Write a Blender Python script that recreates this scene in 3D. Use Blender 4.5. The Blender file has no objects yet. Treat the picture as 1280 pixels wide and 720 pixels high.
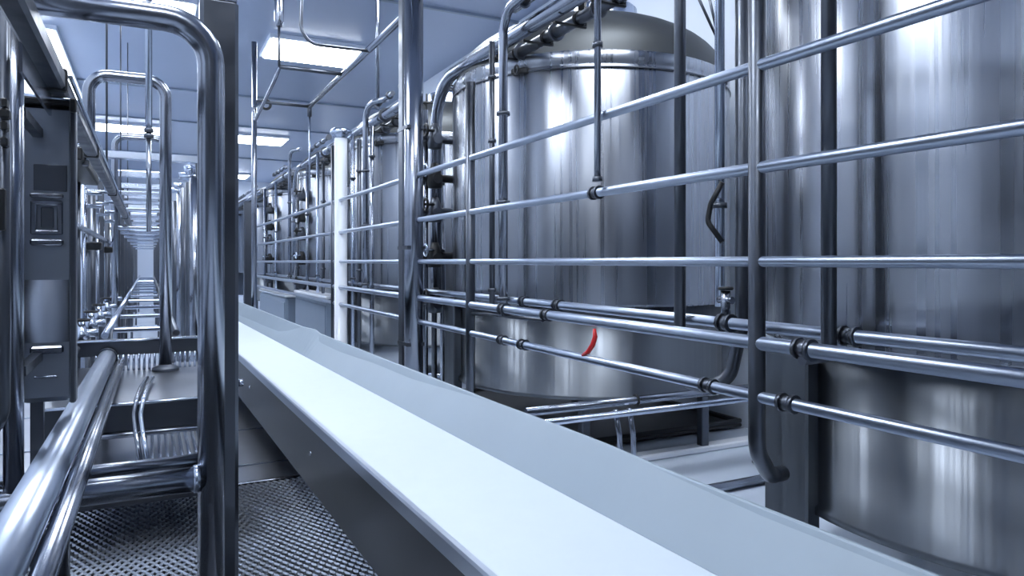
import bpy, math, random
from mathutils import Vector, Matrix
random.seed(7)
sc = bpy.context.scene
COL = sc.collection
F = 890.0; CX = 640.0; HY = 327.0; CZ = 1.5
TH = math.atan(455 / F); S = math.sin(TH); C = math.cos(TH)

# ---------------------------------------------------------------- survey helpers (where a sight line meets a real plane)
def _d(px):
    t = (px - CX) / F
    return S + t * C, C - t * S
def onX(px, py, X):
    dx, dy = _d(px); s = X / dx
    return Vector((X, s * dy, CZ - (py - HY) / F * s))
def onY(px, py, Y):
    dx, dy = _d(px); s = Y / dy
    return Vector((s * dx, Y, CZ - (py - HY) / F * s))
def onZ(px, py, Z):
    dx, dy = _d(px); s = (CZ - Z) * F / (py - HY)
    return Vector((s * dx, s * dy, Z))

# ---------------------------------------------------------------- materials
def mat(name, col, rough=0.4, metal=0.0, emit=0.0, aniso=0.0, streak=0.0, noise=0.0, nscale=6.0, spec=0.5, bump=0.0, stretch=(1, 1, 1), ecol=None):
    m = bpy.data.materials.new(name); m.use_nodes = True
    nt = m.node_tree; b = nt.nodes['Principled BSDF']
    b.inputs['Base Color'].default_value = (*col, 1)
    b.inputs['Roughness'].default_value = rough
    b.inputs['Metallic'].default_value = metal
    b.inputs['Specular IOR Level'].default_value = spec
    if emit:
        b.inputs['Emission Color'].default_value = (*(ecol or col), 1)
        b.inputs['Emission Strength'].default_value = emit
    if aniso:
        b.inputs['Anisotropic'].default_value = aniso
        b.inputs['Anisotropic Rotation'].default_value = 0.25
        tg = nt.nodes.new('ShaderNodeTangent'); tg.direction_type = 'RADIAL'; tg.axis = 'Z'
        nt.links.new(tg.outputs[0], b.inputs['Tangent'])
    if noise or bump or streak:
        tc = nt.nodes.new('ShaderNodeTexCoord'); mp = nt.nodes.new('ShaderNodeMapping')
        mp.inputs['Scale'].default_value = stretch
        nz = nt.nodes.new('ShaderNodeTexNoise'); nz.inputs['Scale'].default_value = nscale
        nz.inputs['Detail'].default_value = 4
        nt.links.new(tc.outputs['Object'], mp.inputs[0]); nt.links.new(mp.outputs[0], nz.inputs['Vector'])
        if noise:
            mx = nt.nodes.new('ShaderNodeMix'); mx.data_type = 'RGBA'
            k = 1 - noise
            mx.inputs[6].default_value = (col[0]*k, col[1]*k, col[2]*k, 1)
            mx.inputs[7].default_value = (min(1, col[0]*(1+noise)), min(1, col[1]*(1+noise)), min(1, col[2]*(1+noise)), 1)
            nt.links.new(nz.outputs[0], mx.inputs[0]); nt.links.new(mx.outputs[2], b.inputs['Base Color'])
        if streak:
            mr = nt.nodes.new('ShaderNodeMapRange')
            mr.inputs['From Min'].default_value = 0.35; mr.inputs['From Max'].default_value = 0.65
            mr.inputs['To Min'].default_value = max(0.03, rough - streak); mr.inputs['To Max'].default_value = rough + streak
            nt.links.new(nz.outputs[0], mr.inputs[0]); nt.links.new(mr.outputs[0], b.inputs['Roughness'])
        if bump:
            bp = nt.nodes.new('ShaderNodeBump'); bp.inputs['Strength'].default_value = bump; bp.inputs['Distance'].default_value = 0.02
            nt.links.new(nz.outputs[0], bp.inputs['Height']); nt.links.new(bp.outputs[0], b.inputs['Normal'])
    return m

M = {}
M['steel'] = mat('polished_steel', (0.31, 0.335, 0.39), 0.22, 1.0, streak=0.02, nscale=9)
M['rail'] = mat('rail_steel', (0.42, 0.47, 0.56), 0.30, 1.0, streak=0.02, nscale=5)
M['steel_dark'] = mat('dull_steel', (0.125, 0.136, 0.158), 0.36, 1.0, streak=0.08, nscale=7)
M['steel_light'] = mat('bright_steel', (0.54, 0.60, 0.71), 0.24, 1.0, streak=0.02, nscale=8)
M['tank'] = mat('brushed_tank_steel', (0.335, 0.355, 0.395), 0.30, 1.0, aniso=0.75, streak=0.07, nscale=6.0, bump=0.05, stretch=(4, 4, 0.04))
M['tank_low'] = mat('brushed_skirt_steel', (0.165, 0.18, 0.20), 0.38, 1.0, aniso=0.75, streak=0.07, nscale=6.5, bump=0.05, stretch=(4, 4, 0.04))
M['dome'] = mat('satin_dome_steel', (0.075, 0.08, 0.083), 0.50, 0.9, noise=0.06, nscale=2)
M['black'] = mat('black_rubber', (0.010, 0.011, 0.013), 0.45)
M['belt'] = mat('white_belt', (0.54, 0.60, 0.655), 0.45, noise=0.03, nscale=14)
M['guard'] = mat('frosted_guard', (0.255, 0.31, 0.36), 0.50, 0.0, noise=0.05, nscale=4, spec=0.5)
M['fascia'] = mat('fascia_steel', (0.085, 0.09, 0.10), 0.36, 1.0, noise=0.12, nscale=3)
M['lip'] = mat('lip_steel', (0.45, 0.50, 0.58), 0.3, 1.0)
M['wall'] = mat('pale_blue_wall', (0.75, 0.81, 0.91), 0.55, noise=0.03, nscale=1.2)
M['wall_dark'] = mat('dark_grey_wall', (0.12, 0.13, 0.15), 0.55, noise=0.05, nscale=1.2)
M['ceil'] = mat('blue_ceiling', (0.37, 0.44, 0.585), 0.34, noise=0.04, nscale=0.8)
M['floor'] = mat('pale_floor', (0.60, 0.67, 0.77), 0.25, noise=0.10, nscale=2.2)
M['lamp'] = mat('lamp_diffuser', (1, 1, 1), 0.5, emit=16.0, ecol=(0.85, 0.91, 1.0))
M['lampframe'] = mat('lamp_frame', (0.7, 0.76, 0.86), 0.4)
M['white'] = mat('white_enamel', (0.88, 0.91, 0.96), 0.22, noise=0.02, nscale=3)
M['panelblue'] = mat('cabinet_paint', (0.26, 0.32, 0.40), 0.35, 0.3, noise=0.06, nscale=3)
M['satin'] = mat('satin_steel', (0.46, 0.50, 0.58), 0.5, 0.9)
M['box'] = mat('housing_steel', (0.30, 0.33, 0.38), 0.42, 1.0, noise=0.08, nscale=2.5)
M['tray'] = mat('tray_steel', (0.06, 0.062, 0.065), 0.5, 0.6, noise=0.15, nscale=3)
M['red'] = mat('red_plastic', (0.75, 0.03, 0.03), 0.35)
M['mesh'] = mat('expanded_metal', (0.42, 0.45, 0.50), 0.34, 0.95)
M['sheet'] = mat('sheet_steel', (0.30, 0.32, 0.36), 0.30, 1.0, noise=0.1, nscale=4)
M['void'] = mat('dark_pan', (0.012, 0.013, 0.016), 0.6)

# ---------------------------------------------------------------- mesh builder
class MB:
    def __init__(s): s.v = []; s.f = []; s.sm = []
    def face(s, idx, smooth=False): s.f.append(tuple(idx)); s.sm.append(smooth)
    def box(s, lo, hi, rz=0.0, bev=0.0):
        lo = Vector(lo); hi = Vector(hi); c = (lo + hi) / 2; h = (hi - lo) / 2
        # chamfered box
        b = min(bev, h.x * .49, h.y * .49, h.z * .49)
        R = Matrix.Rotation(rz, 3, 'Z')
        n0 = len(s.v)
        if b <= 0:
            for z in (-1, 1):
                for x, y in ((-1, -1), (1, -1), (1, 1), (-1, 1)):
                    s.v.append(c + R @ Vector((x*h.x, y*h.y, z*h.z)))
            for q in ((3,2,1,0),(4,5,6,7),(0,1,5,4),(1,2,6,5),(2,3,7,6),(3,0,4,7)): s.face([n0+i for i in q])
            return
        rings = [(-h.z, b), (-h.z + b, 0), (h.z - b, 0), (h.z, b)]
        for z, ins in rings:
            X = h.x - ins; Y = h.y - ins; k = b * 0.9 if ins == 0 else b * 0.5
            for p in ((-X+k,-Y),(X-k,-Y),(X,-Y+k),(X,Y-k),(X-k,Y),(-X+k,Y),(-X,Y-k),(-X,-Y+k)):
                s.v.append(c + R @ Vector((p[0], p[1], z)))
        for r in range(3):
            for i in range(8):
                j = (i+1) % 8
                s.face((n0+r*8+i, n0+r*8+j, n0+(r+1)*8+j, n0+(r+1)*8+i))
        s.face([n0+7-i for i in range(8)]); s.face([n0+24+i for i in range(8)])
    def prism(s, pts, d):
        """closed polygon pts swept by vector d"""
        n0 = len(s.v); n = len(pts); d = Vector(d)
        s.v += [Vector(p) for p in pts] + [Vector(p) + d for p in pts]
        for i in range(n):
            j = (i+1) % n; s.face((n0+i, n0+j, n0+n+j, n0+n+i))
        s.face([n0+n-1-i for i in range(n)]); s.face([n0+n+i for i in range(n)])
    def tube(s, pts, r, seg=14, bend=0.0, cap=True):
        P = [Vector(p) for p in pts]
        if bend > 0 and len(P) > 2: P = fillet(P, bend)
        n0 = len(s.v)
        T = []
        for i in range(len(P)):
            a = P[i] - P[i-1] if i else P[1] - P[0]
            b = P[i+1] - P[i] if i < len(P)-1 else P[i] - P[i-1]
            T.append((a.normalized() + b.normalized()).normalized())
        up = Vector((0, 0, 1)) if abs(T[0].z) < .9 else Vector((0, 1, 0))
        u = T[0].cross(up).normalized()
        for i, p in enumerate(P):
            u = (u - T[i] * u.dot(T[i])).normalized(); w = T[i].cross(u)
            rr = r[i] if isinstance(r, (list, tuple)) else r
            for k in range(seg):
                a = 2*math.pi*k/seg
                s.v.append(p + (u*math.cos(a) + w*math.sin(a)) * rr)
        for i in range(len(P)-1):
            for k in range(seg):
                l = (k+1) % seg
                s.face((n0+i*seg+k, n0+i*seg+l, n0+(i+1)*seg+l, n0+(i+1)*seg+k), True)
        if cap:
            s.face([n0+seg-1-k for k in range(seg)]); e = n0+(len(P)-1)*seg
            s.face([e+k for k in range(seg)])
    def lathe(s, prof, c=(0, 0, 0), seg=64, smooth=True):
        """profile [(r,z)] about a vertical axis at c"""
        n0 = len(s.v); c = Vector(c); idx = []
        for r, z in prof:
            if r < 1e-6:
                idx.append([len(s.v)] * seg); s.v.append(c + Vector((0, 0, z)))
            else:
                row = []
                for k in range(seg):
                    a = 2*math.pi*k/seg; row.append(len(s.v)); s.v.append(c + Vector((r*math.cos(a), r*math.sin(a), z)))
                idx.append(row)
        for i in range(len(idx)-1):
            for k in range(seg):
                l = (k+1) % seg
                q = []
                for x in (idx[i][k], idx[i][l], idx[i+1][l], idx[i+1][k]):
                    if x not in q: q.append(x)
                if len(q) > 2: s.face(q, smooth)
    def torus(s, c, R, r, axis='Z', seg=28, ts=8):
        n0 = len(s.v); c = Vector(c)
        for i in range(seg):
            a = 2*math.pi*i/seg
            for k in range(ts):
                b = 2*math.pi*k/ts; q = R + r*math.cos(b)
                p = Vector((q*math.cos(a), q*math.sin(a), r*math.sin(b)))
                if axis == 'X': p = Vector((p.z, p.x, p.y))
                if axis == 'Y': p = Vector((p.x, p.z, p.y))
                s.v.append(c + p)
        for i in range(seg):
            for k in range(ts):
                j = (i+1) % seg; l = (k+1) % ts
                s.face((n0+i*ts+k, n0+j*ts+k, n0+j*ts+l, n0+i*ts+l), True)
    def build(s, name, m, parent=None):
        me = bpy.data.meshes.new(name)
        o = bpy.data.objects.new(name, me); COL.objects.link(o)
        org = Vector((0, 0, 0))
        p = parent
        while p is not None:
            org = org + p.location; p = p.parent
        me.from_pydata([tuple(v - org) for v in s.v], [], s.f)
        me.polygons.foreach_set('use_smooth', s.sm)
        me.materials.append(M[m] if isinstance(m, str) else m)
        me.validate(); me.update()
        import bmesh
        bm = bmesh.new(); bm.from_mesh(me); bmesh.ops.recalc_face_normals(bm, faces=bm.faces); bm.to_mesh(me); bm.free()
        if parent: o.parent = parent
        return o

def fillet(P, rad, n=7):
    out = [P[0]]
    for i in range(1, len(P)-1):
        a = P[i-1] - P[i]; b = P[i+1] - P[i]
        la, lb = a.length, b.length; a.normalize(); b.normalize()
        ang = a.angle(b)
        if ang > math.pi - 0.02: out.append(P[i]); continue
        t = min(rad / math.tan(ang/2), la*.49, lb*.49); r = t * math.tan(ang/2)
        cdir = (a + b).normalized(); c = P[i] + cdir * (r / math.sin(ang/2))
        p0 = P[i] + a*t; p1 = P[i] + b*t
        v0 = p0 - c; v1 = p1 - c; w = v0.angle(v1)
        for k in range(n+1):
            f = k/n
            out.append(c + (v0*math.sin((1-f)*w) + v1*math.sin(f*w)) / math.sin(w))
    out.append(P[-1]); return out

def tag(o, label, cat, group=None, kind=None):
    o['label'] = label; o['category'] = cat
    if group: o['group'] = group
    if kind: o['kind'] = kind
    return o
def thing(name, label, cat, loc, group=None):
    o = bpy.data.objects.new(name, None); COL.objects.link(o); o.location = Vector(loc); o.empty_display_size = .1
    return tag(o, label, cat, group)
def struct(name, mb, m):
    o = mb.build(name, m); o['kind'] = 'structure'; return o
def copy_tree(o, parent=None):
    c = o.copy(); COL.objects.link(c); c.parent = parent
    for ch in o.children: copy_tree(ch, c)
    return c
def T(pts, r, name, m, parent, seg=14, bend=0.0):
    mb = MB(); mb.tube(pts, r, seg, bend); return mb.build(name, m, parent)
def B(lo, hi, name, m, parent, bev=0.0, rz=0.0):
    mb = MB(); mb.box(lo, hi, rz, bev); return mb.build(name, m, parent)

# ================================================================ ROOM
XL, XR, YB, YF, ZC = -1.75, 4.8, -5.0, 33.0, 5.0
mb = MB(); mb.box((XL-.2, YB-.2, -.2), (XR+.2, YF+.2, 0)); struct('floor', mb, 'floor')
mb = MB(); mb.box((XL-.2, YB-.2, ZC), (XR+.2, YF+.2, ZC+.2)); struct('ceiling', mb, 'ceil')
mb = MB(); mb.box((XL-.2, YB-.2, 0), (XL, YF+.2, ZC)); struct('wall_left', mb, 'wall')
mb = MB(); mb.box((XR, YB-.2, 0), (XR+.2, YF+.2, ZC)); struct('wall_right', mb, 'wall')
mb = MB(); mb.box((XL, YF, 0), (XR, YF+.2, ZC)); struct('wall_far', mb, 'wall')
mb = MB(); mb.box((XL, YB-.2, 0), (XR, YB, ZC)); struct('wall_near', mb, 'wall_dark')
# unseen dark panel added on the near left wall to darken steel reflections
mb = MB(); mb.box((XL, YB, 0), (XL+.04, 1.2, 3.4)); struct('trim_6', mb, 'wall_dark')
# ceiling joints between panels
for i, Y in enumerate((3.0, 9.2, 15.9, 19.5, 25.5)):
    mb = MB(); mb.box((XL, Y-.03, ZC-.035), (XR, Y+.03, ZC+.01)); struct('trim_%d' % (i+1), mb, 'panelblue')

def lamp(x0, x1, y0, y1, label, group=None):
    t = thing('ceiling_light', label, 'ceiling light', ((x0+x1)/2, (y0+y1)/2, ZC), group)
    mb = MB()
    for lo, hi in (((x0-.04, y0-.04, ZC-.07), (x1+.04, y0, ZC)), ((x0-.04, y1, ZC-.07), (x1+.04, y1+.04, ZC)),
                   ((x0-.04, y0, ZC-.07), (x0, y1, ZC)), ((x1, y0, ZC-.07), (x1+.04, y1, ZC))):
        mb.box(lo, hi)
    mb.build('frame', 'lampframe', t)
    B((x0, y0, ZC-.10), (x1, y1, ZC-.005), 'diffuser', 'lamp', t, bev=.03)
lamp(1.70, 3.10, 11.4, 12.5, 'bright ceiling light right of centre, the nearest one over the tank row')
lamp(-1.15, 0.55, 10.4, 11.3, 'long bright ceiling light over the left walkway, cut by the thick pipe frame')
lamp(2.2, 3.5, 20.6, 21.8, 'smaller far ceiling light right of the tall box post')
lamp(-1.35, 0.45, 20.4, 21.4, 'far ceiling light seen inside the second pipe hoop')
lamp(-1.65, -1.25, 12.5, 17.5, 'ceiling strip light running along the left wall')
lamp(2.2, 3.6, 30.0, 31.2, 'farthest ceiling light low above the far tanks')
for (a, b, y) in ((-1.1, .5, 2.2), (-1.1, .5, 6.0), (-1.1, .5, -1.3), (1.9, 3.3, 2.6), (1.9, 3.3, 6.6)):  # all unseen; second and third added to brighten the left side and rails
    lamp(a, b, y, y+1.0, 'unseen rectangular ceiling light overhead near the camera', 'ceiling lights overhead')

# ================================================================ TANKS
TX, RU, RL = 3.45, 1.19, 1.13
def make_tank(Y, label, hatch=True):
    t = thing('storage_tank', label, 'tank', (TX, Y, 0), 'steel tanks along the right wall')
    c = (TX, Y, 0); mb = MB()
    mb.lathe([(RU-.06, 1.17), (RU-.01, 1.17), (RU, 1.19), (RU, 2.90), (RU-.012, 2.915), (RU-.012, 2.925), (RU, 2.94), (RU, 3.00), (RU-.02, 3.02)], c, 96)
    mb.build('shell', 'tank', t)
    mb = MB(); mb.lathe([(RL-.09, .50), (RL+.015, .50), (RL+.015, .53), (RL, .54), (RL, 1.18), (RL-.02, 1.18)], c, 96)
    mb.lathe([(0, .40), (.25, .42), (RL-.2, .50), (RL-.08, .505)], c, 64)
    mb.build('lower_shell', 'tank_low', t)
    mb = MB(); pr = [(RU-.02, 3.015)]
    for k in range(1, 15):
        a = k/14*math.pi/2; pr.append(((RU-.03)*math.cos(a), 3.02 + .56*math.sin(a)))
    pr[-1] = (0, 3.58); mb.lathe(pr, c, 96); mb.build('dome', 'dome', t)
    mb = MB(); mb.lathe([(RU+.001, 2.885), (RU+.008, 2.885), (RU+.008, 2.897), (RU+.001, 2.897)], c, 96); mb.build('seam_band', 'steel_dark', t)
    # clamp on the seam, facing the walkway
    a = math.radians(212); p = Vector((TX + RU*math.cos(a), Y + RU*math.sin(a), 2.90))
    mb = MB(); mb.box(p - Vector((.025, .07, .022)), p + Vector((.025, .07, .022)), math.radians(35), .008); mb.torus(p + Vector((-.05, -.03, 0)), .03, .008, 'X', 14, 6)
    mb.build('clamp', 'black', t)
    # legs
    B((2.30, Y+.31, 0), (2.38, Y+.53, 1.13), 'leg', 'tank_low', t, .01)
    for dx, dy in ((.46, -.94), (.46, .94), (-.55, -.78)):
        B((TX+dx-.035, Y+dy-.035, 0), (TX+dx+.035, Y+dy+.035, .52), 'leg', 'steel_dark', t, .008)
    if hatch:
        mb = MB(); mb.lathe([(.0, 3.70), (.26, 3.70), (.28, 3.68), (.28, 3.48)], (TX+.1, Y-.1, 0), 32); hh = mb.build('hatch', 'steel_light', t)
        mb = MB(); mb.torus((TX+.1, Y-.1, 3.80), .12, .012, 'Z', 20, 6); mb.tube([(TX+.1, Y-.1, 3.70), (TX+.1, Y-.1, 3.80)], .014, 8)
        mb.tube([(TX-.02, Y-.1, 3.80), (TX+.22, Y-.1, 3.80)], .010, 8); mb.build('handwheel', 'black', hh)
    return t
TYS = [1.65, 5.27, 8.87, 12.45, 16.05, 19.65, 23.25]
TL = ['large steel tank at the right edge, nearest, mirroring the rail grid',
      'big domed steel tank in the middle of the picture, behind the rail grid',
      'steel tank just left of the tall box post, third from the right',
      'far steel tank right behind the white round column',
      'far steel tank, fifth of the row, left of the white column',
      'far steel tank, sixth of the row, narrow sliver behind the pipes',
      'farthest steel tank of the right hand row']
for i, (Y, l) in enumerate(zip(TYS, TL)): make_tank(Y, l)

# ================================================================ RAIL GRID (fence on X=2)
FX = 2.0
fence = thing('guard_rail', 'long grid of steel pipe rails on round posts between the conveyor and the tanks', 'railing', (FX, 1.9, 0))
YE = 15.8
def rail(h, r, X=FX, y0=-.6, y1=YE, m='rail'):
    return T([(X, y0, CZ+h), (X, y1, CZ+h)], r, 'rail', m, fence, 16)
rail(.72, .0225); rail(.345, .0225); rail(0, .0195)
rail(-.30, .026); rail(-.497, .0215)
rail(-.262, .024, X=2.2)
def yx(px, X=FX): return onX(px, 300, X).y
# J-shaped post and plain posts
p = yx(946)
T([(FX, p, 4.2), (FX, p, .80), (2.12, p+.05, .68), (2.24, p+.1, .66)], .031, 'post', 'steel_dark', fence, 20, .12)
for px, top in ((588, onX(588, 103, FX).z), (417, 2.9)):
    y = yx(px); T([(FX, y, 0), (FX, y, top)], .033, 'post', 'steel_dark', fence, 18)
y = yx(310); B((FX-.09, y-.09, 0), (FX+.09, y+.09, 2.85), 'post', 'steel_dark', fence, .02)
# uprights carrying the second rail plane
for px, top, bot in ((1036, 4.4, 1.19), (850, 4.4, 1.19)):
    y = yx(px, 2.12); T([(2.12, y, bot), (2.12, y, top)], .026, 'upright', 'steel_dark', fence, 16)
# couplings: sleeves on the rails
def sleeve(X, y, z, r, L=.05, m='steel_dark'):
    mb = MB(); mb.tube([(X, y-L/2, z), (X, y+L/2, z)], r, 14); mb.tube([(X, y-L/2-.008, z), (X, y-L/2+.006, z)], r*1.18, 14); mb.tube([(X, y+L/2-.006, z), (X, y+L/2+.008, z)], r*1.18, 14)
    return mb.build('coupling', m, fence)
for px, h, X, r in ((1006, -.30, FX, .032), (684, -.30, FX, .030), (630, -.30, FX, .034), (655, -.262, 2.2, .030), (698, -.262, 2.2, .030), (908, -.262, 2.2, .034),
                    (1062, -.262, 2.2, .030), (628, -.497, FX, .027), (654, -.497, FX, .028), (985, -.497, FX, .028), (745, .345, FX, .029), (886, -.497, FX, .026)):
    sleeve(X, yx(px, X), CZ+h, r)
# short cross pipes tying rail to rail
for px in (1008, 628, 470):
    y = yx(px); T([(FX-.02, y, CZ-.335), (2.24, y+.02, CZ-.335)], .018, 'cross_tie', 'steel_dark', fence, 12)
y = yx(620); T([(FX, yx(590), CZ-.36), (FX, y+.05, CZ-.345), (FX+.1, yx(660), CZ-.35)], .012, 'tie_rod', 'steel_dark', fence, 10, .05)

# tall box post with a round pipe beside it
post = thing('box_post', 'tall thick steel post at picture centre left, square tube with a round pipe against it', 'post', (FX-.02, yx(519), 0))
y = yx(519)
B((FX-.10, y+.035, 0), (FX+.02, y+.15, 3.75), 'square_tube', 'steel_dark', post, .012)
T([(FX-.025, y-.035, 0), (FX-.025, y-.035, 3.72)], .080, 'round_pipe', 'steel', post, 24)
mb = MB(); mb.box((FX-.10, y-.11, 3.72), (FX+.06, y+.16, 3.76), 0, .01); mb.build('cap', 'steel_light', post)
for z in (1.6, 2.6, .8):
    mb = MB(); mb.box((FX-.105, y-.10, z), (FX+.045, y+.155, z+.03)); mb.build('strap', 'steel_dark', post)

# white round column
col = thing('white_column', 'bright white round column with a wider cap, left of the tall box post', 'column', (2.02, yx(421, 2.02)-.2, 0))
cy = yx(421, 2.02)-.2
mb = MB(); mb.lathe([(.14, 0), (.14, .03), (.075, .05), (.075, 2.98)], (2.02, cy, 0), 32); mb.build('shaft', 'white', col)
mb = MB(); mb.lathe([(.082, 2.95), (.105, 2.98), (.125, 3.0), (.125, 3.04), (.10, 3.06), (0, 3.07)], (2.02, cy, 0), 32); mb.build('cap', 'steel_light', col)

# red strap on the lowest rail
rp = [onX(x_, y_, FX-.015) for x_, y_ in ((728, 444), (735, 440), (741, 431), (744, 421), (743, 411))]
tag(T(rp, [.007, .012, .013, .012, .008], 'red_handle', 'red', None, 12), 'small red curved handle on the lower rails in front of the big tank', 'handle')

# ================================================================ PROCESS PIPES over the right row
def proc_pipe(name, label, pts, r, m='steel', bend=.12, seg=18, flanges=(), group=None, cat='pipe'):
    P = [Vector(p) for p in pts]
    t = thing(name, label, cat, (P[0].x, P[0].y, P[0].z), group)
    T(P, r, 'pipe_run', m, t, seg, bend)
    for q, d in flanges:
        q = Vector(q); d = Vector(d).normalized()
        T([q - d*.012, q + d*.012], r*1.5, 'flange', 'steel_dark', t, 18)
    return t
PZ = 3.10
def bundle(Y0, Y1, who, dz=0):
    """big bent pipe that rises beside a tank and runs forward overhead"""
    z = PZ+dz
    proc_pipe('overhead_pipe', 'thick bent pipe rising over ' + who, [(2.31, Y0, 1.2), (2.31, Y0, z), (2.31, Y1, z)], .052, 'steel', .42, 22,
              [((2.31, Y0, 2.2), (0, 0, 1)), ((2.31, Y1+.6, z), (0, 1, 0)), ((2.31, Y0, 1.6), (0, 0, 1))])
    proc_pipe('overhead_pipe', 'dark pipe below the thick bent pipe over ' + who, [(2.44, Y0-.55, z-.06), (2.44, Y1, z-.06)], .040, 'steel_dark', 0, 16,
              [((2.44, Y0-.9-k*.5, z-.06), (0, 1, 0)) for k in range(4)])
    proc_pipe('overhead_pipe', 'thin top pipe of the bundle over ' + who, [(2.2, Y0-1.75, z+.10), (2.2, Y1, z+.10)], .026, 'steel', 0, 14,
              [((2.2, Y0-1.9-k*.4, z+.10), (0, 1, 0)) for k in range(4)])
    t = thing('pipe_clamp_row', 'row of black pipe clamps above ' + who, 'pipe clamps', (2.4, Y0-1.6, z+.05))
    for k in range(5):
        y = Y0 - 1.35 - k*.42
        mb = MB(); mb.box((2.25, y-.012, z-.115), (2.49, y+.012, z-.10), 0, .004); mb.tube([(2.485, y, z-.11), (2.485, y, z+.08)], .008, 8); mb.torus((2.44, y, z-.06), .046, .010, 'Y', 18, 6)
        mb.build('clamp', 'black', t)
bundle(6.02, 2.2, 'the big middle tank')
bundle(9.35, 6.95, 'the tank left of the tall box post')
bundle(12.9, 9.9, 'the tank behind the white column')
bundle(16.4, 13.2, 'the far tanks left of the white column')
bundle(22.5, 17.0, 'the farthest tanks')

def hoop_pipe(px, ytop, who, X=2.14, rr=.031, w=.35):
    z = onX(px, ytop, X).z; y = yx(px, X)
    proc_pipe('hooked_pipe', 'upright pipe with hooked top ' + who, [(X, y, 1.19), (X, y, z), (X, y-w*.9, z+.02), (X+.08, y-w*1.5, z+.02)], rr, 'steel', .16, 18,
              [((X, y, 1.9), (0, 0, 1)), ((X, y, 2.5), (0, 0, 1)), ((X, y, 1.25), (0, 0, 1))])
hoop_pipe(629, 16, 'in front of the left side of the big middle tank')
hoop_pipe(457, 137, 'left of the tall box post by the manifold')
hoop_pipe(362, 193, 'left of the white column among the far pipes', rr=.028)
X = 2.16; y = yx(615, X)
proc_pipe('riser_pipe', 'thin dark upright pipe with couplings beside the hooked pipe at the middle tank', [(X, y, 1.2), (X, y, 3.05)], .020, 'steel_dark', 0, 12, [((X, y, z), (0, 0, 1)) for z in (1.3, 2.35, 2.8)])
X = 1.94; y = yx(747, X)
proc_pipe('hanging_pipe', 'upright pipe ending at the second rail in front of the middle tank', [(X, y, 1.89), (X, y, 4.9)], .017, 'steel', 0, 14, [((X, y, 1.9), (0, 0, 1)), ((X, y, 2.55), (0, 0, 1))])
X = 2.3; y = yx(912, X)
proc_pipe('riser_pipe', 'bright upright pipe between the two near tanks', [(X-.03, y+.03, 1.3), (X-.03, y+.03, 4.9)], .022, 'steel_light', 0, 14, [((X-.03, y+.03, z), (0, 0, 1)) for z in (1.75, 2.3, 2.9)])
proc_pipe('riser_pipe', 'dark upright pipe curving at its foot between the two near tanks', [(X+.04, yx(919, X), 4.9), (X+.04, yx(919, X), 1.22), (X+.0, yx(912, X), .98), (X-.06, yx(894, X), .93), (X-.1, yx(880, X), .95)], .030, 'steel_dark', .1, 16)
# coiled hose loop and valve on that riser
lp = onX(903, 268, 2.22)
mb = MB(); mb.tube([lp + Vector((.0, .0, .14)), lp + Vector((-.02, .05, .05)), lp + Vector((-.03, .06, -.03)), lp + Vector((0, 0, -.12))], .012, 10, .05)
tag(mb.build('hose_loop', 'black'), 'small black hose loop on the bright riser between the near tanks', 'hose')
v = onX(907, 375, 2.22)
t = thing('valve', 'small steel valve where the riser meets the rail between the near tanks', 'valve', v)
mb = MB(); mb.tube([v + Vector((0, 0, -.09)), v + Vector((0, 0, .04))], .02, 14); mb.tube([v + Vector((0, -.04, 0)), v + Vector((0, .04, 0))], .016, 12); mb.build('body', 'steel', t)
mb = MB(); mb.torus(v + Vector((0, 0, .05)), .026, .008, 'Z', 18, 6); mb.build('handwheel', 'black', t)
# small black fittings on the wall strip right of the J post
for k, (px, py) in enumerate(((963, 138), (963, 170), (963, 357))):
    q = onY(px, py, 3.3)
    t = thing('cable_clip', ('upper', 'middle', 'lowest')[k] + ' small dark clip on the thin conduit just right of the bent post', 'clip', q)
    mb = MB(); mb.box(q - Vector((.03, .02, .018)), q + Vector((.03, .02, .018)), 0, .006); mb.build('bracket', 'steel_dark', t)
    mb = MB(); mb.torus(q + Vector((0, -.02, 0)), .02, .007, 'Y', 14, 6); mb.build('ring', 'black', t)
q0 = onY(964, 200, 3.33)
tag(T([(q0.x, q0.y, 0.0), (q0.x, q0.y, 4.98)], .012, 'conduit', 'white', None, 10), 'thin pale conduit just right of the bent post between two near tanks', 'conduit')

# fittings and hoses above the middle dome
t = thing('dome_fitting', 'black and steel fittings on top of the middle tank dome', 'fitting', (3.2, 5.0, 3.5))
mb = MB()
mb.tube([(3.05, 4.75, 3.45), (3.05, 4.75, 3.72), (3.3, 4.6, 3.80), (3.7, 4.5, 3.78)], .035, 14, .08); mb.build('elbow', 'black', t)
mb = MB(); mb.tube([(3.2, 4.62, 3.68), (3.75, 4.42, 3.86)], .07, 16); mb.build('cylinder', 'steel_light', t)
mb = MB(); mb.torus((2.98, 4.75, 3.70), .07, .016, 'X', 18, 6); mb.build('handwheel', 'black', t)
for k in range(2):
    a = onY(872+k*14, -5, 4.5); b = onY(888+k*6, 30, 4.55); c_ = onY(903, 62+k*6, 4.6)
    tag(T([a, b, c_, c_ + Vector((.02, .0, -.9))], .012, 'hose', 'steel_dark', None, 10, .2), ('left', 'right')[k] + ' hand one of two thin dark hoses beside the middle tank dome', 'hose')

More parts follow.
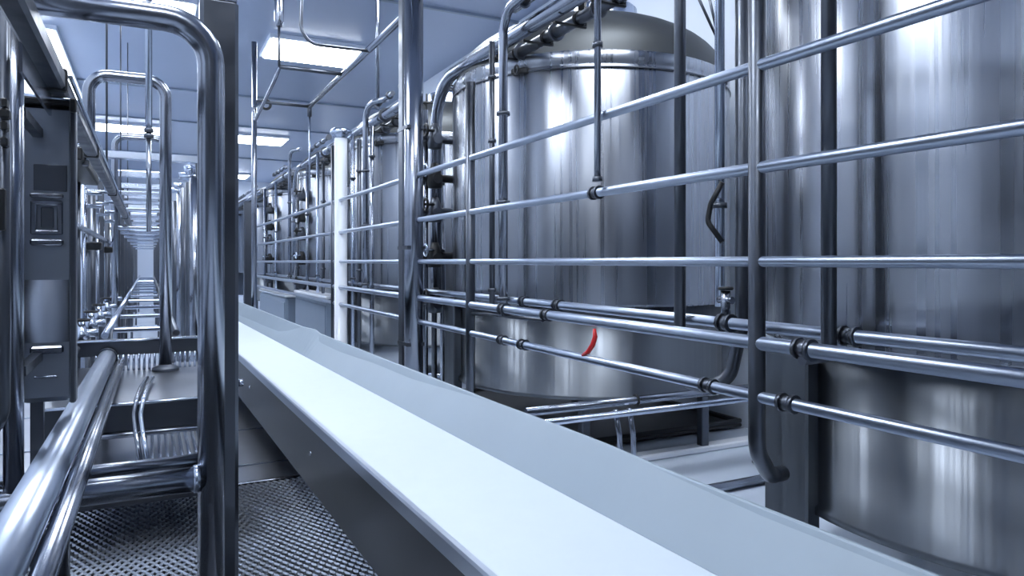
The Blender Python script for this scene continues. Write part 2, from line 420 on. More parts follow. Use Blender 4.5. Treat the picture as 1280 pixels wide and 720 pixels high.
# valve manifolds beside the tanks
def manifold(Y, label, n=3):
    t = thing('valve_manifold', label, 'valves', (2.3, Y, 0), 'valve manifolds between the tanks')
    for k in range(n):
        x = 2.20 + .13*k; y = Y + .12*k - .1
        T([(x, y, 0), (x, y, 2.85 - .1*k)], .026, 'riser', 'steel_dark' if k % 2 else 'steel', t, 12)
    for k, z in enumerate((1.15, 1.55, 1.95, 2.25, 2.6)):
        mb = MB(); y = Y - .1
        mb.tube([(2.14, y-.02, z), (2.62, y+.06, z)], .036, 12); mb.tube([(2.26, y-.16, z-.02), (2.26, y+.18, z-.02)], .045, 14)
        mb.lathe([(0, z-.1), (.06, z-.1), (.07, z-.04), (.05, z+.06), (.03, z+.12), (0, z+.12)], (2.26, y-.08, 0), 16)
        vb = mb.build('valve_body', 'black' if k % 2 else 'steel_dark', t)
        mb = MB(); mb.torus((2.16, y-.12, z+.05), .05, .012, 'X', 18, 6); mb.tube([(2.12, y-.12, z+.05), (2.24, y-.12, z+.05)], .012, 8); mb.build('handwheel', 'black' if k % 2 == 0 else 'steel_light', vb)
    return t
ML = ['dark valve cluster between the tall box post and the middle tank', 'valve cluster left of the tall box post beside the white column',
      'dark valve cluster left of the white column', 'far valve cluster behind the slim overhead post']
for Y, l in zip((6.1, 9.35, 12.2, 15.7), ML): manifold(Y, l)

# slender uprights between far tanks (visible left of the white column)
for k, px in enumerate((331, 345, 372, 384, 397, 404, 433, 441, 449, 465)):
    X = 2.14 + .03*(k % 3); y = yx(px, X)
    top = onX(px, 0, X); z = CZ + 1.5 + .08*math.sin(k*2.1) - .05*(k % 2)
    proc_pipe('riser_pipe', 'slender upright pipe, ' + ['outermost left of the far group', 'second of the far left group', 'right of the far hooked pipe', 'fourth of the far group', 'dark one left of the white column', 'nearest left of the white column',
              'nearest right of the white column', 'second right of the white column', 'third right of the white column', 'beside the hooked pipe left of the box post'][k],
              [(X, y, 0), (X, y, z)], .024, ('steel', 'steel_light', 'steel_dark')[k % 3], 0, 10, [((X, y, zz), (0, 0, 1)) for zz in (1.2 + .1*(k % 3), 2.0 + .07*k)])
# pale low cabinets behind the conveyor
def cabinet(px0, px1, py, label):
    X = 2.06; y1 = yx(px0, X); y0 = yx(px1, X); ym = (y0+y1)/2
    z = onX((px0+px1)/2, py, X).z
    t = thing('low_cabinet', label, 'cabinet', (X+.2, ym, 0))
    B((X, y0, .12), (X+.22, y1, z), 'body', 'panelblue', t, .05)
    B((X-.012, y0+.08, .22), (X+.01, y1-.08, z-.1), 'door', 'panelblue', t, .02)
    B((X-.02, y0-.02, z-.01), (X+.23, y1+.02, z+.03), 'lid', 'white', t, .015)
    for yy in (y0+.06, y1-.12): B((X+.03, yy, 0), (X+.09, yy+.06, .13), 'foot', 'steel_dark', t)
cabinet(325, 357, 367, 'pale blue low cabinet, farther of two, behind the conveyor wall')
cabinet(369, 409, 369, 'pale blue low cabinet left of the white column behind the conveyor')

# ================================================================ OVERHEAD PIPEWORK (centre left)
t = thing('overhead_pipework', 'thin overhead pipe frame running back from the tall box post under the ceiling', 'pipe frame', (FX, 8, 3.66))
ZO = 3.655
yq = yx(387); y2 = yx(429); y3 = yx(462)
T([(FX, yx(506), ZO), (FX, yq, ZO)], .034, 'long_pipe', 'steel', t, 14)
T([(FX+.06, yx(500), ZO+.05), (FX+.06, yx(440), ZO+.05)], .018, 'thin_pipe', 'steel_dark', t, 10)
T([(FX+.02, yq, ZO), (1.27, yq, ZO)], .022, 'cross_pipe', 'steel_dark', t, 12)
T([(FX, y2, ZO), (1.30, y2, ZO)], .024, 'cross_pipe', 'steel_dark', t, 12)
p1 = onY(388, 55, y3); p2 = onY(376, 36, y3); p3 = onY(381, -8, y3)
T([(FX, y3, ZO-.02), (p1.x, y3, ZO-.03), (p2.x, y3, p2.z), (p3.x, y3, 4.98)], .017, 'bent_conduit', 'steel_dark', t, 10, .15)
T([(FX, yq, ZO+.03), (FX, yq, ZO-.14)], .03, 'joint', 'steel_dark', t, 12)
T([(FX, yq, ZO-.14), (FX, yq, 2.5)], .014, 'drop_rod', 'steel_light', t, 10)
T([(1.30, y2, ZO), (1.27, y2+.25, ZO-.12), (1.22, yq-.5, ZO-.35), (1.24, yq-.1, ZO-.10), (1.40, yq, ZO)], .020, 'curved_pipe', 'steel', t, 12, .2)
mb = MB(); mb.torus((1.42, yq, ZO-.03), .06, .018, 'Y', 18, 8); mb.build('ring_clamp', 'black', t)
t = thing('pendant', 'steel tube pendant with a thin rod hanging from the ceiling', 'pendant', (1.29, y2, 5.0))
T([(1.29, y2, 4.98), (1.29, y2, 4.16), (1.29, y2, 4.10)], [.052, .052, .03], 'tube', 'steel', t, 18)
T([(1.29, y2, 4.12), (1.29, y2, ZO)], .014, 'rod', 'steel_dark', t, 10)
tag(T([(1.27, yq, 0), (1.27, yq, 4.45)], .036, 'slim_post', 'steel', None, 16), 'slim pale upright post under the ceiling light behind the conveyor', 'post')
X = 2.28; y = yx(472, X)
tag(T([(X, y, 3.2), (X, y, 4.98)], .022, 'drop_pipe', 'steel', None, 12), 'thin pipe dropping from the ceiling left of the tall box post', 'pipe')

# ================================================================ UNDER THE TANKS: floor level
t = thing('tank_stand', 'double steel tube frame at the foot of the middle tank', 'frame', (3.1, 3.92, 0))
T([(2.1, 3.92, .56), (4.35, 3.92, .56)], .028, 'tube', 'steel', t, 14)
T([(2.1, 3.84, .50), (4.35, 3.84, .50), (4.55, 3.9, .62)], .022, 'tube', 'steel_light', t, 14, .06)
for x in (2.75, 2.86): T([(x, 3.88, .52), (x+.02, 3.86, .36), (x+.05, 3.88, 0)], .018, 'leg', 'steel', t, 12, .08)
B((4.0, 3.84, 0), (4.06, 3.91, .5), 'leg', 'steel_dark', t, .006)
mb = MB(); mb.torus((2.95, 3.92, .56), .034, .008, 'X', 16, 6); mb.build('ring', 'black', t)
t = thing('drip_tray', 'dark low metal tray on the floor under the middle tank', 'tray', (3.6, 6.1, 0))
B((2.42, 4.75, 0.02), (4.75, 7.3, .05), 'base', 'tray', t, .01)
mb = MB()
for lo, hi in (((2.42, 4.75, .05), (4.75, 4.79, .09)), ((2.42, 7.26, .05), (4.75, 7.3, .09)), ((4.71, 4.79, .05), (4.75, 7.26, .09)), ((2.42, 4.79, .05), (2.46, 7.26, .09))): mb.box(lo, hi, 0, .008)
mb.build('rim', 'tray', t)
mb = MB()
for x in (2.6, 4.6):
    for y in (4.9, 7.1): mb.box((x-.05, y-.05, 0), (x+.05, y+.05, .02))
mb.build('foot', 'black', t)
tag(B((2.3, 4.28, 0), (4.75, 4.40, .05), 'floor_kerb', 'white', None, .02), 'low pale kerb across the floor in front of the dark tray', 'kerb')
tag(T([(2.2, 3.5, .035), (4.0, 3.5, .035)], .032, 'floor_pipe', 'steel', None, 16), 'steel pipe lying on the pale floor behind the conveyor wall', 'pipe')
tag(T([(2.2, 9.1, .15), (3.6, 7.2, .15)], .032, 'floor_pipe', 'steel_light', None, 16), 'short pale pipe low behind the conveyor left of the box post', 'pipe')

# ================================================================ CONVEYOR
BZ = .75
cv = thing('conveyor', 'long white belt conveyor with steel side and frosted guard wall, running to the back', 'conveyor', (.95, 4, 0))
def line_pts(p, q, y0, y1, z, n=2):
    """points on the line p-q (in plan) at given Y values"""
    out = []
    for k in range(n):
        y = y0 + (y1-y0)*k/(n-1); f = (y - p.y)/(q.y - p.y)
        out.append(Vector((p.x + (q.x-p.x)*f, y, z)))
    return out
L0 = onZ(600, 708, BZ); L1 = onZ(217, 370, BZ)
R0 = onZ(897, 720, BZ); R1 = onZ(295, 400, BZ)
Y0, Y1 = .1, 14.5
N = 60
Lp = line_pts(L0, L1, Y0, Y1, BZ, N); Rp = line_pts(R0, R1, Y0, Y1, BZ, N)
# belt slab
mb = MB(); n0 = 0
for k in range(N):
    l = Lp[k]; r = Rp[k]
    mb.v += [Vector((l.x, l.y, BZ)), Vector((r.x+.03, r.y, BZ)), Vector((r.x+.03, r.y, BZ-.03)), Vector((l.x, l.y, BZ-.03))]
for k in range(N-1):
    a = k*4
    for i in range(4): j = (i+1) % 4; mb.face((a+i, a+j, a+4+j, a+4+i))
mb.face((0, 1, 2, 3)); mb.face([4*(N-1)+i for i in (3, 2, 1, 0)])
mb.build('belt', 'belt', cv)
# lip + fascia on the left
def ribbon(profile, pts, name, m, parent=cv, smooth=False):
    """sweep a closed (dx,dz) profile along plan points"""
    mb = MB(); n = len(profile)
    for p in pts:
        for dx, dz in profile: mb.v.append(Vector((p.x+dx, p.y, dz)))
    for k in range(len(pts)-1):
        for i in range(n): j = (i+1) % n; mb.face((k*n+i, k*n+j, (k+1)*n+j, (k+1)*n+i), smooth)
    mb.face(range(n)); mb.face([(len(pts)-1)*n + n-1-i for i in range(n)])
    return mb.build(name, m, parent)
ribbon([(-.026, BZ+.012), (-.020, BZ+.018), (-.004, BZ+.018), (.0, BZ+.012), (.0, BZ-.03), (-.026, BZ-.03)], Lp, 'lip', 'lip')
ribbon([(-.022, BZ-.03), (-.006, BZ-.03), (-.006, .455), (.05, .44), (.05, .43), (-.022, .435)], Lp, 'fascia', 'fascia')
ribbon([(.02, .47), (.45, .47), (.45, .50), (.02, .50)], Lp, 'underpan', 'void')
for y in (.9, 1.9, 3.4, 5.4):
    f = (y - L0.y)/(L1.y-L0.y); x = L0.x + (L1.x-L0.x)*f
    mb = MB(); mb.tube([(x-.015, y, .60), (x-.026, y, .60)], .010, 10); mb.build('bolt', 'steel_light', cv)
# guard wall on the right: top edge a little uneven, as it is
TP = [(216, 347), (245, 359), (296, 380), (330, 394), (352, 404), (372, 407), (394, 412), (404, 421), (430, 432), (470, 447), (520, 467), (575, 487), (637, 510), (700, 533), (769, 560), (823, 584), (889, 611), (965, 642), (1054, 677), (1163, 720)]
def wall_hit(px, py, off=.13):
    dx, dy = _d(px)
    # intersect with plan line R + off
    a = (R1.x-R0.x)/(R1.y-R0.y)
    # x = R0.x+off + a (y-R0.y) ; x = s dx ; y = s dy
    s = (R0.x + off - a*R0.y) / (dx - a*dy)
    return Vector((s*dx, s*dy, CZ - (py-HY)/F*s))
W = [wall_hit(*p) for p in TP]
W.sort(key=lambda v: v.y)
W = [Vector((W[0].x - (W[1].x-W[0].x)/(W[1].y-W[0].y)*(W[0].y-.1), .1, W[0].z))] + W
W.append(Vector((W[-1].x + (14.5-W[-1].y)*(R1.x-R0.x)/(R1.y-R0.y), 14.5, W[-1].z)))
# resample evenly for smooth shading
def samp(y):
    for a, b in zip(W[:-1], W[1:]):
        if a.y <= y <= b.y:
            f = (y-a.y)/(b.y-a.y); return a.lerp(b, f)
    return W[-1]
mb = MB(); K = 160; ring = 6
for k in range(K):
    y = .1 + 14.39*(k/(K-1))**1.3; p = samp(y); f = (p.y-R0.y)/(R1.y-R0.y); rx = R0.x + (R1.x-R0.x)*f
    tx = rx + .13; z = p.z
    for x, zz in ((rx, BZ+.001), (tx-.002, z-.003), (tx+.002, z), (tx+.010, z), (tx+.014, z-.004), (rx+.02, BZ-.03)):
        mb.v.append(Vector((x, p.y, zz)))
for k in range(K-1):
    for i in range(ring): j = (i+1) % ring; mb.face((k*ring+i, k*ring+j, (k+1)*ring+j, (k+1)*ring+i))
mb.face(range(ring)); mb.face([(K-1)*ring+ring-1-i for i in range(ring)])
mb.build('guard_wall', 'guard', cv)
for y in (1.2, 3.0, 5.6, 8.6, 11.8):
    f = (y-L0.y)/(L1.y-L0.y); xl = L0.x+(L1.x-L0.x)*f; g = (y-R0.y)/(R1.y-R0.y); xr = R0.x+(R1.x-R0.x)*g
    for x in (xl+.22, xr-.02): B((x-.025, y-.025, 0), (x+.025, y+.025, .47), 'leg', 'steel_dark', cv, .006)
# small bracket where the near frame meets the conveyor side
q = onZ(296, 470, .70)

# ================================================================ LEFT: FOREGROUND FRAME
HYY = 2.6
fr = thing('pipe_portal', 'thick steel pipe frame in the left foreground, rounded top corner and box post', 'frame', (-.05, HYY, .25))
xr = onY(264, 300, HYY).x; xl = onY(17, 300, HYY).x
T([(xr, HYY, .26), (xr, HYY, 2.30), (xl-.3, HYY, 2.30)], .043, 'hoop', 'steel', fr, 28, .14)
T([(xl, HYY, .80), (xl, HYY, 2.27)], .027, 'side_pole', 'steel', fr, 20)
T([(xl-.065, HYY+.02, .80), (xl-.065, HYY+.02, 2.9)], .022, 'side_pole', 'steel_dark', fr, 16)
a = onY(249, 300, 2.74).x; b = onY(297, 300, 2.74).x
B((a, 2.70, .26), (b, 2.80, 2.43), 'box_post', 'steel_dark', fr, .014)
B((a+.005, 2.705, 2.425), (b-.005, 2.795, 2.435), 'post_cap', 'steel_light', fr)
T([(xr-.02, HYY, .774), (xl-.5, HYY, .774)], .041, 'cross_rail', 'steel', fr, 24)
T([(xr, HYY+.13, .80), (xl-.5, HYY+.13, .80)], .026, 'cross_rail', 'steel', fr, 18)
mb = MB(); mb.tube([(xr-.055, HYY, .774), (xr-.035, HYY, .774)], .046, 20); mb.build('weld_collar', 'steel_light', fr)
mb = MB(); mb.box((xr-.07, HYY-.06, .25), (xr+.09, 2.83, .265)); mb.build('base_plate', 'steel_dark', fr)
for z in (1.06, 1.72):
    mb = MB(); mb.box((xr-.03, HYY+.02, z), (xr+.03, 2.72, z+.04)); mb.build('spacer', 'steel_dark', fr)
# plain bolt head on the near edge of the box post
mb = MB(); mb.tube([(b+.001, 2.75, 1.06), (b+.02, 2.75, 1.06)], .014, 6); mb.build('bolt', 'steel_light', fr)

# bent pipe at the far left edge with clamp
p0 = onY(3, 60, 2.5); p1 = onY(4, 540, 2.5)
t = thing('bent_pipe', 'dark upright pipe at the far left edge bending out of view below', 'pipe', (p0.x, 2.5, 1))
T([(p0.x, 2.5, 2.9), (p1.x, 2.5, p1.z), (p1.x-.35, 2.5, p1.z-.14), (p1.x-.38, 2.5, 0)], .018, 'pipe_run', 'steel_dark', t, 14, .12)
mb = MB()
for k, (dz, w) in enumerate(((0, .014), (-.035, .009), (-.08, .010), (.03, .008))):
    q = onY(6, 143, 2.46); mb.box((q.x-w, q.y-.025, q.z+dz-.014), (q.x+w, q.y+.02, q.z+dz+.014), 0, .005)
mb.build('clamp', 'black', t)
mb = MB(); q = onY(4, 262, 2.46); mb.box((q.x-.012, q.y-.02, q.z-.06), (q.x+.006, q.y+.02, q.z+.06), 0, .005); mb.build('clamp', 'black', t)

# handrail pipes running to the back, low
hr = thing('low_handrail', 'pair of thick polished pipes running back from the lower left corner', 'handrail', (-.25, 3, .9))
a = onZ(3, 700, .90); b = onZ(134, 447, .90); d = (b-a); a2 = a - d*.12
T([a2, b], .050, 'thick_pipe', 'rail', hr, 28)
o2 = Vector((.072, 0, -.035)); T([a2+o2, b+o2], .026, 'thin_pipe', 'steel', hr, 18)
T([b - Vector((0, .02, 0)), b + Vector((0, .03, 0))], .058, 'end_collar', 'steel_dark', hr, 20)
for f in (.30, .97):
    q = a.lerp(b, f); T([q + Vector((-.0, 0, -.04)), Vector((q.x, q.y, .26))], .022, 'support', 'steel_dark', hr, 12)

# upright housing with raised square
hb = thing('upright_housing', 'tall narrow steel housing with a square recess behind the left pole', 'housing', (-.32, 3.0, 1))
xa = onY(22, 300, 3.0).x; xb = onY(93, 300, 3.0).x; zt = onY(60, 130, 3.0).z; zb = onY(60, 503, 3.0).z
B((xa, 3.0, zb), (xb, 3.14, zt), 'body', 'box', hb, .018)
# side flanges
for x0, x1 in ((xa-.012, xa+.016), (xb-.014, xb+.006)): B((x0, 2.975, zb-.005), (x1, 3.05, zt), 'edge_strip', 'steel_dark', hb, .006)
def P3(px, py): return onY(px, py, 3.0)
w0 = P3(38, 300).x; w1 = P3(80, 300).x
mb = MB()   # bulging lower panel
za, zc = P3(60, 350).z, P3(60, 428).z; n = 12; n0 = len(mb.v)
for i in range(n+1):
    f = i/n; z = za + (zc-za)*f; o = .012*math.sin(math.pi*f)
    mb.v += [Vector((w0-.02, 2.998-o, z)), Vector((w1+.015, 2.998-o, z))]
for i in range(n): mb.face((i*2, i*2+1, i*2+3, i*2+2), True)
mb.v += [Vector((w0-.02, 3.01, za)), Vector((w1+.015, 3.01, za)), Vector((w0-.02, 3.01, zc)), Vector((w1+.015, 3.01, zc))]; e = 2*(n+1)
mb.face([i*2 for i in range(n+1)] + [e+2, e]); mb.face([i*2+1 for i in range(n+1)] + [e+3, e+1])
mb.build('bulged_panel', 'satin', hb)
mb = MB(); s0 = P3(43, 253); s1 = P3(75, 291)   # frame round the recess
for lo, hi in (((s0.x-.01, 2.98, s0.z-.01), (s1.x+.01, 3.002, s0.z+.008)), ((s0.x-.01, 2.98, s1.z-.008), (s1.x+.01, 3.002, s1.z+.008)),
               ((s0.x-.01, 2.98, s1.z), (s0.x+.008, 3.002, s0.z)), ((s1.x-.008, 2.98, s1.z), (s1.x+.01, 3.002, s0.z))): mb.box(lo, hi, 0, .004)
rf = mb.build('recess_frame', 'steel', hb)
B((s0.x+.02, 2.990, s1.z+.016), (s1.x-.018, 3.001, s0.z-.016), 'recess_plate', 'steel_dark', rf, .004)
for py, hh in ((245, .008), (303, .012), (437, .014)):
    q = P3(60, py); B((w0, 2.978, q.z-hh), (w1, 3.002, q.z+hh), 'ridge', 'steel', hb, .006)
q0 = P3(42, 205); q1 = P3(84, 240)
B((q0.x, 2.994, q1.z), (q1.x, 3.001, q0.z), 'dark_panel', 'steel_dark', hb, .003)
q = P3(57, 471); B((q.x-.035, 2.992, q.z-.004), (q.x+.035, 3.001, q.z+.004), 'slot', 'steel_light', hb, .003)
mb = MB(); mb.box((xa-.005, 2.97, zt-.004), (xb+.004, 3.15, zt+.016), 0, .006); mb.build('lid', 'black', hb)
T([(xa-.005, 2.965, zt+.020), (xb+.0, 2.965, zt+.014)], .006, 'lid_bar', 'steel_light', hb, 8)
mb = MB()
mb.box((xb-.012, 2.95, zt-.03), (xb+.01, 2.975, zt+.02), 0, .005)
mb.build('catch', 'black', hb)
# hanger brackets joining housing to the side pole
for z in (zt-.12, zb+.15): B((xl-.0, HYY+.01, z), (xl+.03, 3.02, z+.03), 'hanger', 'steel_dark', hb)
B((xa+.03, 3.05, .26), (xa+.07, 3.09, zb+.01), 'support_leg', 'steel_dark', hb)

# overhead diagonal duct on the left
t = thing('cable_duct', 'long dark overhead duct running back above the left rack', 'duct', (-.29, 3, 2.1))
B((-.310, 1.7, 2.085), (-.250, 17, 2.15), 'trunk', 'steel_dark', t, .01)
B((-.308, 2.3, 2.01), (-.300, 2.95, 2.09), 'side_plate', 'steel', t)
for y in (2.86, 4.6, 7.2, 11): B((-.316, y-.02, 2.079), (-.244, y+.02, 2.157), 'joint_collar', 'black', t, .006)
T([(-.240, 2.9, 2.14), (-.240, 17, 2.14)], .008, 'edge_pipe', 'steel_light', t, 10)
for y in (6.4, 9.6, 12.9): T([(-.288, y, 2.16), (-.288, y, 4.99)], .008, 'hanger_rod', 'steel_dark', t, 8)

# ================================================================ MESH WALKWAY
MX0, MX1, MY0, MY1, MZ = -1.2, .86, 1.55, 4.25, .25
wk = thing('walkway', 'raised walkway of bright expanded metal mesh with a plain sheet beyond', 'walkway', (-.2, 3, 0))
mb = MB(); px_, py_ = .034, .036
ny = int((MY1-MY0)/py_); nx = int((MX1-MX0)/px_)
for j in range(ny):
    y = MY0 + j*py_; sgn = 1 if j % 2 == 0 else -1
    base = len(mb.v)
    for i in range(2*nx+1):
        x = MX0 + i*px_/2; yy = y + sgn*(py_*.36 if i % 2 == 0 else -py_*.36); w = .0064
        mb.v += [Vector((x, yy-w, MZ-.003)), Vector((x, yy+w, MZ+.003)), Vector((x, yy+w, MZ-.004)), Vector((x, yy-w, MZ-.009))]
    for i in range(2*nx):
        a = base+i*4
        for q in range(4): r = (q+1) % 4; mb.face((a+q, a+r, a+4+r, a+4+q))
mb.build('mesh_panel', 'mesh', wk)
mb = MB()
for lo, hi in (((MX0-.02, MY0-.03, MZ-.05), (MX1+.02, MY0, MZ+.006)), ((MX1, MY0, MZ-.05), (MX1+.02, MY1, MZ+.006)), ((MX0-.02, MY0, MZ-.05), (MX0, MY1, MZ+.006)), ((MX0-.02, MY1, MZ-.05), (MX1+.02, MY1+.03, MZ+.006))): mb.box(lo, hi, 0, .004)
mb.build('edge_frame', 'steel', wk)
B((MX0, MY1+.03, MZ-.02), (MX1-.02, 7.9, MZ), 'plain_sheet', 'sheet', wk, .004)
for k, y in enumerate((4.62, 5.6, 6.8)): B((MX0, y, MZ), (MX1-.02, y+.02, MZ+.006), 'sheet_seam', 'steel_light', wk)
B((MX0, MY0, .02), (MX1, MY1, .05), 'dark_underlay', 'void', wk)  # near-black sheet added so the mesh holes look shaded
for x in (MX0+.1, MX1-.12):
    for y in (1.7, 4.1, 6.0, 7.8): B((x, y, 0), (x+.05, y+.05, MZ-.02 if y > 4.2 else MZ-.01), 'leg', 'steel_dark', wk)

# ================================================================ STEPPED PLATFORM and second hoop
pf = thing('stepped_platform', 'raised steel sheet platform with dark front beam inside the second hoop', 'platform', (0, 4.5, 0))
H2 = 5.1
xpl = onY(100, 500, 4.0).x - .15; xpr = onY(246, 500, 4.0).x + .10
B((xpl, 4.0, .79), (xpr, 5.45, .80), 'top_sheet', 'sheet', pf)
B((xpl, 3.96, .665), (xpr, 4.02, .805), 'front_beam', 'steel_dark', pf, .008)
T([(xpl, 3.95, .805), (xpr, 3.95, .805)], .008, 'edge_bead', 'steel_light', pf, 8)
T([(xpl, 3.95, .655), (xpr, 3.95, .655)], .014, 'edge_bead', 'steel', pf, 10)
B((xpl, 3.55, .43), (xpr, 5.0, .45), 'lower_sheet', 'sheet', pf)
xc0 = onZ(172, 570, .45).x
mb = MB(); k = 0; x = xc0
while x < xpr-.01:
    mb.tube([(x, 3.56, .452), (x, 4.9, .452)], .011, 8); x += .036
mb.build('corrugated_plate', 'steel_light', pf)
for x in (xpl+.03, xpr-.05):
    for y in (3.97, 5.35): B((x, y, .26), (x+.04, y+.04, .79), 'leg', 'steel_dark', pf)
mb = MB(); x = xpl+.15; 
while x < xpr-.01: mb.tube([(x, 5.2, .80), (x, 5.2, .92)], .008, 6); x += .03
mb.build('rib_strip', 'steel_light', pf)
B((xpl, 5.19, .90), (xpr, 5.27, 1.0), 'rear_beam', 'steel_dark', pf, .008)
T([(xpl, 5.18, .995), (xpr, 5.18, .995)], .008, 'edge_bead', 'steel_light', pf, 8)
# hose over the beam
hp = [onZ(184, 474, .82), onY(176, 486, 4.3), onY(171, 499, 3.93), onY(167, 520, 3.90), onY(170, 545, 3.86), onY(176, 580, 3.75)]
for k in range(2):
    tag(T([p + Vector((.03*k, -.01*k, .008)) for p in hp], .011, 'hose', 'steel_light' if k else 'steel', None, 10, .1), ('left', 'right')[k] + ' of two thin hoses draped over the dark platform beam', 'hose')

def hoop(Y, xl, xr, top, r, label, base=.80, lbase=None, m='steel', bars=(), group=None):
    t = thing('pipe_hoop', label, 'hoop', ((xl+xr)/2, Y, base), group)
    lb = base if lbase is None else lbase
    T([(xl, Y, lb), (xl, Y, top), (xr, Y, top), (xr, Y, base)], r, 'arch', m, t, 18, .11)
    for x in ((xl, xr) if lbase is None else (xr,)): mb = MB(); mb.lathe([(0, base), (r*2.2, base), (r*2.2, base+.02), (r*1.1, base+.035), (r*1.02, base+.04)], (x, Y, 0), 20); mb.build('foot_flange', 'steel_dark', t)
    for z in bars: T([(xl, Y, z), (xr, Y, z)], r*.75, 'crossbar', 'steel_light', t, 12)
    return t
hoop(H2, onY(111, 300, H2).x, onY(207, 300, H2).x, onY(160, 97, H2).z, .036, 'rounded pipe hoop in the left walkway, first behind the foreground frame', lbase=2.12)
B((-.36, H2-.03, 2.09), (-.325, H2+.03, 2.13), 'saddle', 'steel_dark', bpy.data.objects['pipe_hoop'])
hoop(9.9, -.36, .19, 3.02, .036, 'smaller pipe hoop, second behind the foreground frame', base=0)
# slender rod pipe in front of hoop 2
xp = onY(186, 100, 4.6); zt_ = onY(186, 28, 4.6).z
t = thing('hanging_pipe', 'slender upright pipe with a joint hanging inside the first hoop', 'pipe', (xp.x, 4.6, 2))
T([(xp.x, 4.6, 4.99), (xp.x, 4.6, onY(186, 165, 4.6).z)], .018, 'upper_pipe', 'steel_light', t, 14)
T([(xp.x, 4.6, onY(186, 165, 4.6).z), (xp.x, 4.6, onY(186, 290, 4.6).z)], .014, 'lower_pipe', 'steel', t, 14)
for py in (30, 163, 170): z = onY(186, py, 4.6).z; T([(xp.x, 4.6, z-.012), (xp.x, 4.6, z+.012)], .026, 'joint', 'steel_dark', t, 14)

# portals down the walkway
PL = ['nearest', 'second', 'third', 'fourth', 'fifth', 'sixth', 'seventh', 'eighth']
for k, Y in enumerate((9.0, 10.9, 12.6, 14.6, 17.2, 20.2, 23.8, 28)):
    t = thing('walkway_portal', PL[k] + ' square tube portal over the left walkway, counting from the front', 'portal', (0, Y, 0), 'portals over the left walkway')
    a, b = (-.46, .52) if k == 0 else (-.36, .20)
    for x in (a, b): B((x-.03, Y-.03, 0), (x+.03, Y+.03, 2.70), 'upright', 'steel_dark', t, .006)
    for z, s_ in ((2.68, .045), (2.42, .03), (2.20, .025), (1.95, .025)):
        if k == 0 and z < 2.6: continue
        B((a-.04, Y-.05, z-s_), (b+.04, Y+.05, z+s_), 'crossbar', 'steel_light', t, .01)
# sleepers (rungs) low between the rails
rg = thing('ladder_track', 'low track of pale cross rungs receding between thin side rails', 'track', (0, 10, .9))
y = 6.3
while y < 27:
    B((-.24, y-.07, .955), (.14, y+.07, .99), 'rung', 'steel_light', rg, .008); y += 1.5
for x, m in ((-.25, 'steel_light'), (.17, 'steel_dark')): T([(x, 5.3, 1.02), (x, 27, 1.02)], .022, 'side_rail', m, rg, 12)
for y in (6, 10, 14, 19, 24): 
    for x in (-.25, .17): T([(x, y, .25 if y < 7.9 else 0), (x, y, 1.0)], .02, 'support', 'steel_dark', rg, 10)

# left rack
rk = thing('left_rack', 'long rack of close upright pipes and rails along the left side of the walkway', 'rack', (-.47, 6, 0))
y = 4.9; k = 0
while y < 21:
    x = -.47 - .02*(k % 2)
    T([(x, y, .25 if y < 7.95 else 0), (x, y, 2.14)], .022 if k % 3 else .034, 'upright', ('steel_dark', 'steel_light', 'steel')[k % 3], rk, 12); y += .40 + .07*(k % 3); k += 1
B((-.450, 3.6, 1.72), (-.415, 21, 1.765), 'rail', 'steel', rk, .008)
B((-.55, 3.6, 1.60), (-.51, 21, 1.64), 'rail', 'steel_dark', rk)
B((-.72, 4.9, 2.10), (-.345, 6.5, 2.18), 'bracket_shelf', 'black', rk, .01)
for y in (7.0, 8.2, 9.6, 11.4):
    for z in (1.97, 2.08, 2.20): T([(-.80, y, z), (-.35, y, z)], .018, 'cross_stub', 'steel_light', rk, 12)
for y in (7.2, 9.4, 12): B((-.72, y-.1, 1.60), (-.36, y+.1, 1.67), 'bracket_shelf', 'black', rk, .01)
T([(-.40, 4.4, .95), (-.40, 20, .95)], .026, 'rail', 'steel_dark', rk, 12)
for y in (4.4, 6.2, 8.6, 12): T([(-.40, y, .25 if y < 7.9 else 0), (-.40, y, .95)], .02, 'stub_leg', 'steel_dark', rk, 10)
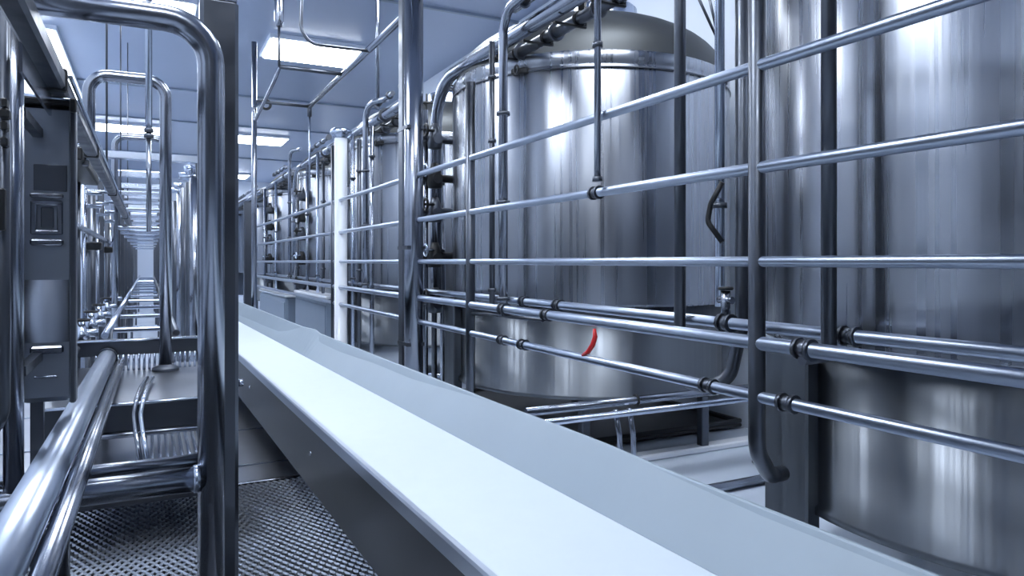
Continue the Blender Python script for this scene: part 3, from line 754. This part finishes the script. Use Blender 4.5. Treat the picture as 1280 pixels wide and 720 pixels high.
# small valves standing on the rack and rail
vi = 0
VL = ['on the upper bracket shelf, nearest', 'on the upper bracket shelf, middle', 'on the upper bracket shelf, farthest', 'on the low rail, nearest', 'on the low rail, second', 'on the low rail, third', 'on the low rail, fourth', 'on the low rail, farthest']
for (x, y, z) in ((-.46, 5.25, 2.18), (-.45, 5.7, 2.18), (-.44, 6.2, 2.18), (-.40, 5.6, .975), (-.40, 6.5, .975), (-.40, 7.5, .975), (-.40, 8.8, .975), (-.40, 10.6, .975)):
    t = thing('rack_valve', 'small bright valve ' + VL[vi] + ' in the left rack', 'valve', (x, y, z), 'valves on the left rack')
    mb = MB(); mb.lathe([(0, z), (.05, z), (.055, z+.04), (.03, z+.07), (.02, z+.12), (0, z+.12)], (x, y, 0), 14); mb.tube([(x-.1, y, z+.04), (x+.1, y, z+.04)], .028, 12); mb.build('body', 'steel_light', t)
    mb = MB(); mb.torus((x, y, z+.13), .045, .010, 'Z', 16, 6); mb.tube([(x-.04, y, z+.13), (x+.04, y, z+.13)], .007, 6); mb.build('handwheel', 'black', t)
    vi += 1

# columns between walkway and conveyor (seen right of hoop 2)
for k, px in enumerate((219, 225, 231, 237, 243)):
    X = .42 + .01*k; y = yx(px, X)
    tag(T([(X, y, 0), (X, y, 2.55 - .03*k)], .05, 'standpipe', ('steel_dark', 'steel', 'steel_dark')[k % 3], None, 16), 'upright pipe between walkway and conveyor, ' + ('farthest', 'second farthest', 'middle', 'second nearest', 'nearest')[k] + ' of five', 'pipe', 'standpipes beside the conveyor')
t = thing('standpipe_valve', 'bright valve heads above the standpipes beside the far conveyor', 'valve', (.44, 9, 2.5))
for k, px in enumerate((222, 236)):
    X = .44; y = yx(px, X) - .3; z = onX(px, 240 - 16*k, X).z
    mb = MB(); mb.tube([(X-.12, y, z), (X+.12, y, z)], .045, 12); mb.lathe([(0, z), (.06, z+.02), (.07, z+.12), (0, z+.14)], (X, y, 0), 14); mb.build('head', 'steel_light', t)
    T([(X, y, 0), (X, y, z)], .02, 'stem', 'steel_dark', t, 10)

# ================================================================ CAMERA / WORLD / VIEW
cd = bpy.data.cameras.new('camera'); co = bpy.data.objects.new('camera', cd); COL.objects.link(co)
co.location = (0, 0, CZ); co.rotation_euler = (math.pi/2, 0, -TH)
cd.sensor_width = 36; cd.lens = F/1280*36; cd.shift_y = -33/1280; cd.clip_start = .02; cd.clip_end = 100
sc.camera = co
w = bpy.data.worlds.new('world'); sc.world = w; w.use_nodes = True
w.node_tree.nodes['Background'].inputs[0].default_value = (.45, .6, .9, 1); w.node_tree.nodes['Background'].inputs[1].default_value = .3
vs = sc.view_settings; vs.view_transform = 'Standard'; vs.look = 'None'; vs.gamma = 1; vs.use_curve_mapping = False
vs.exposure = 0.42
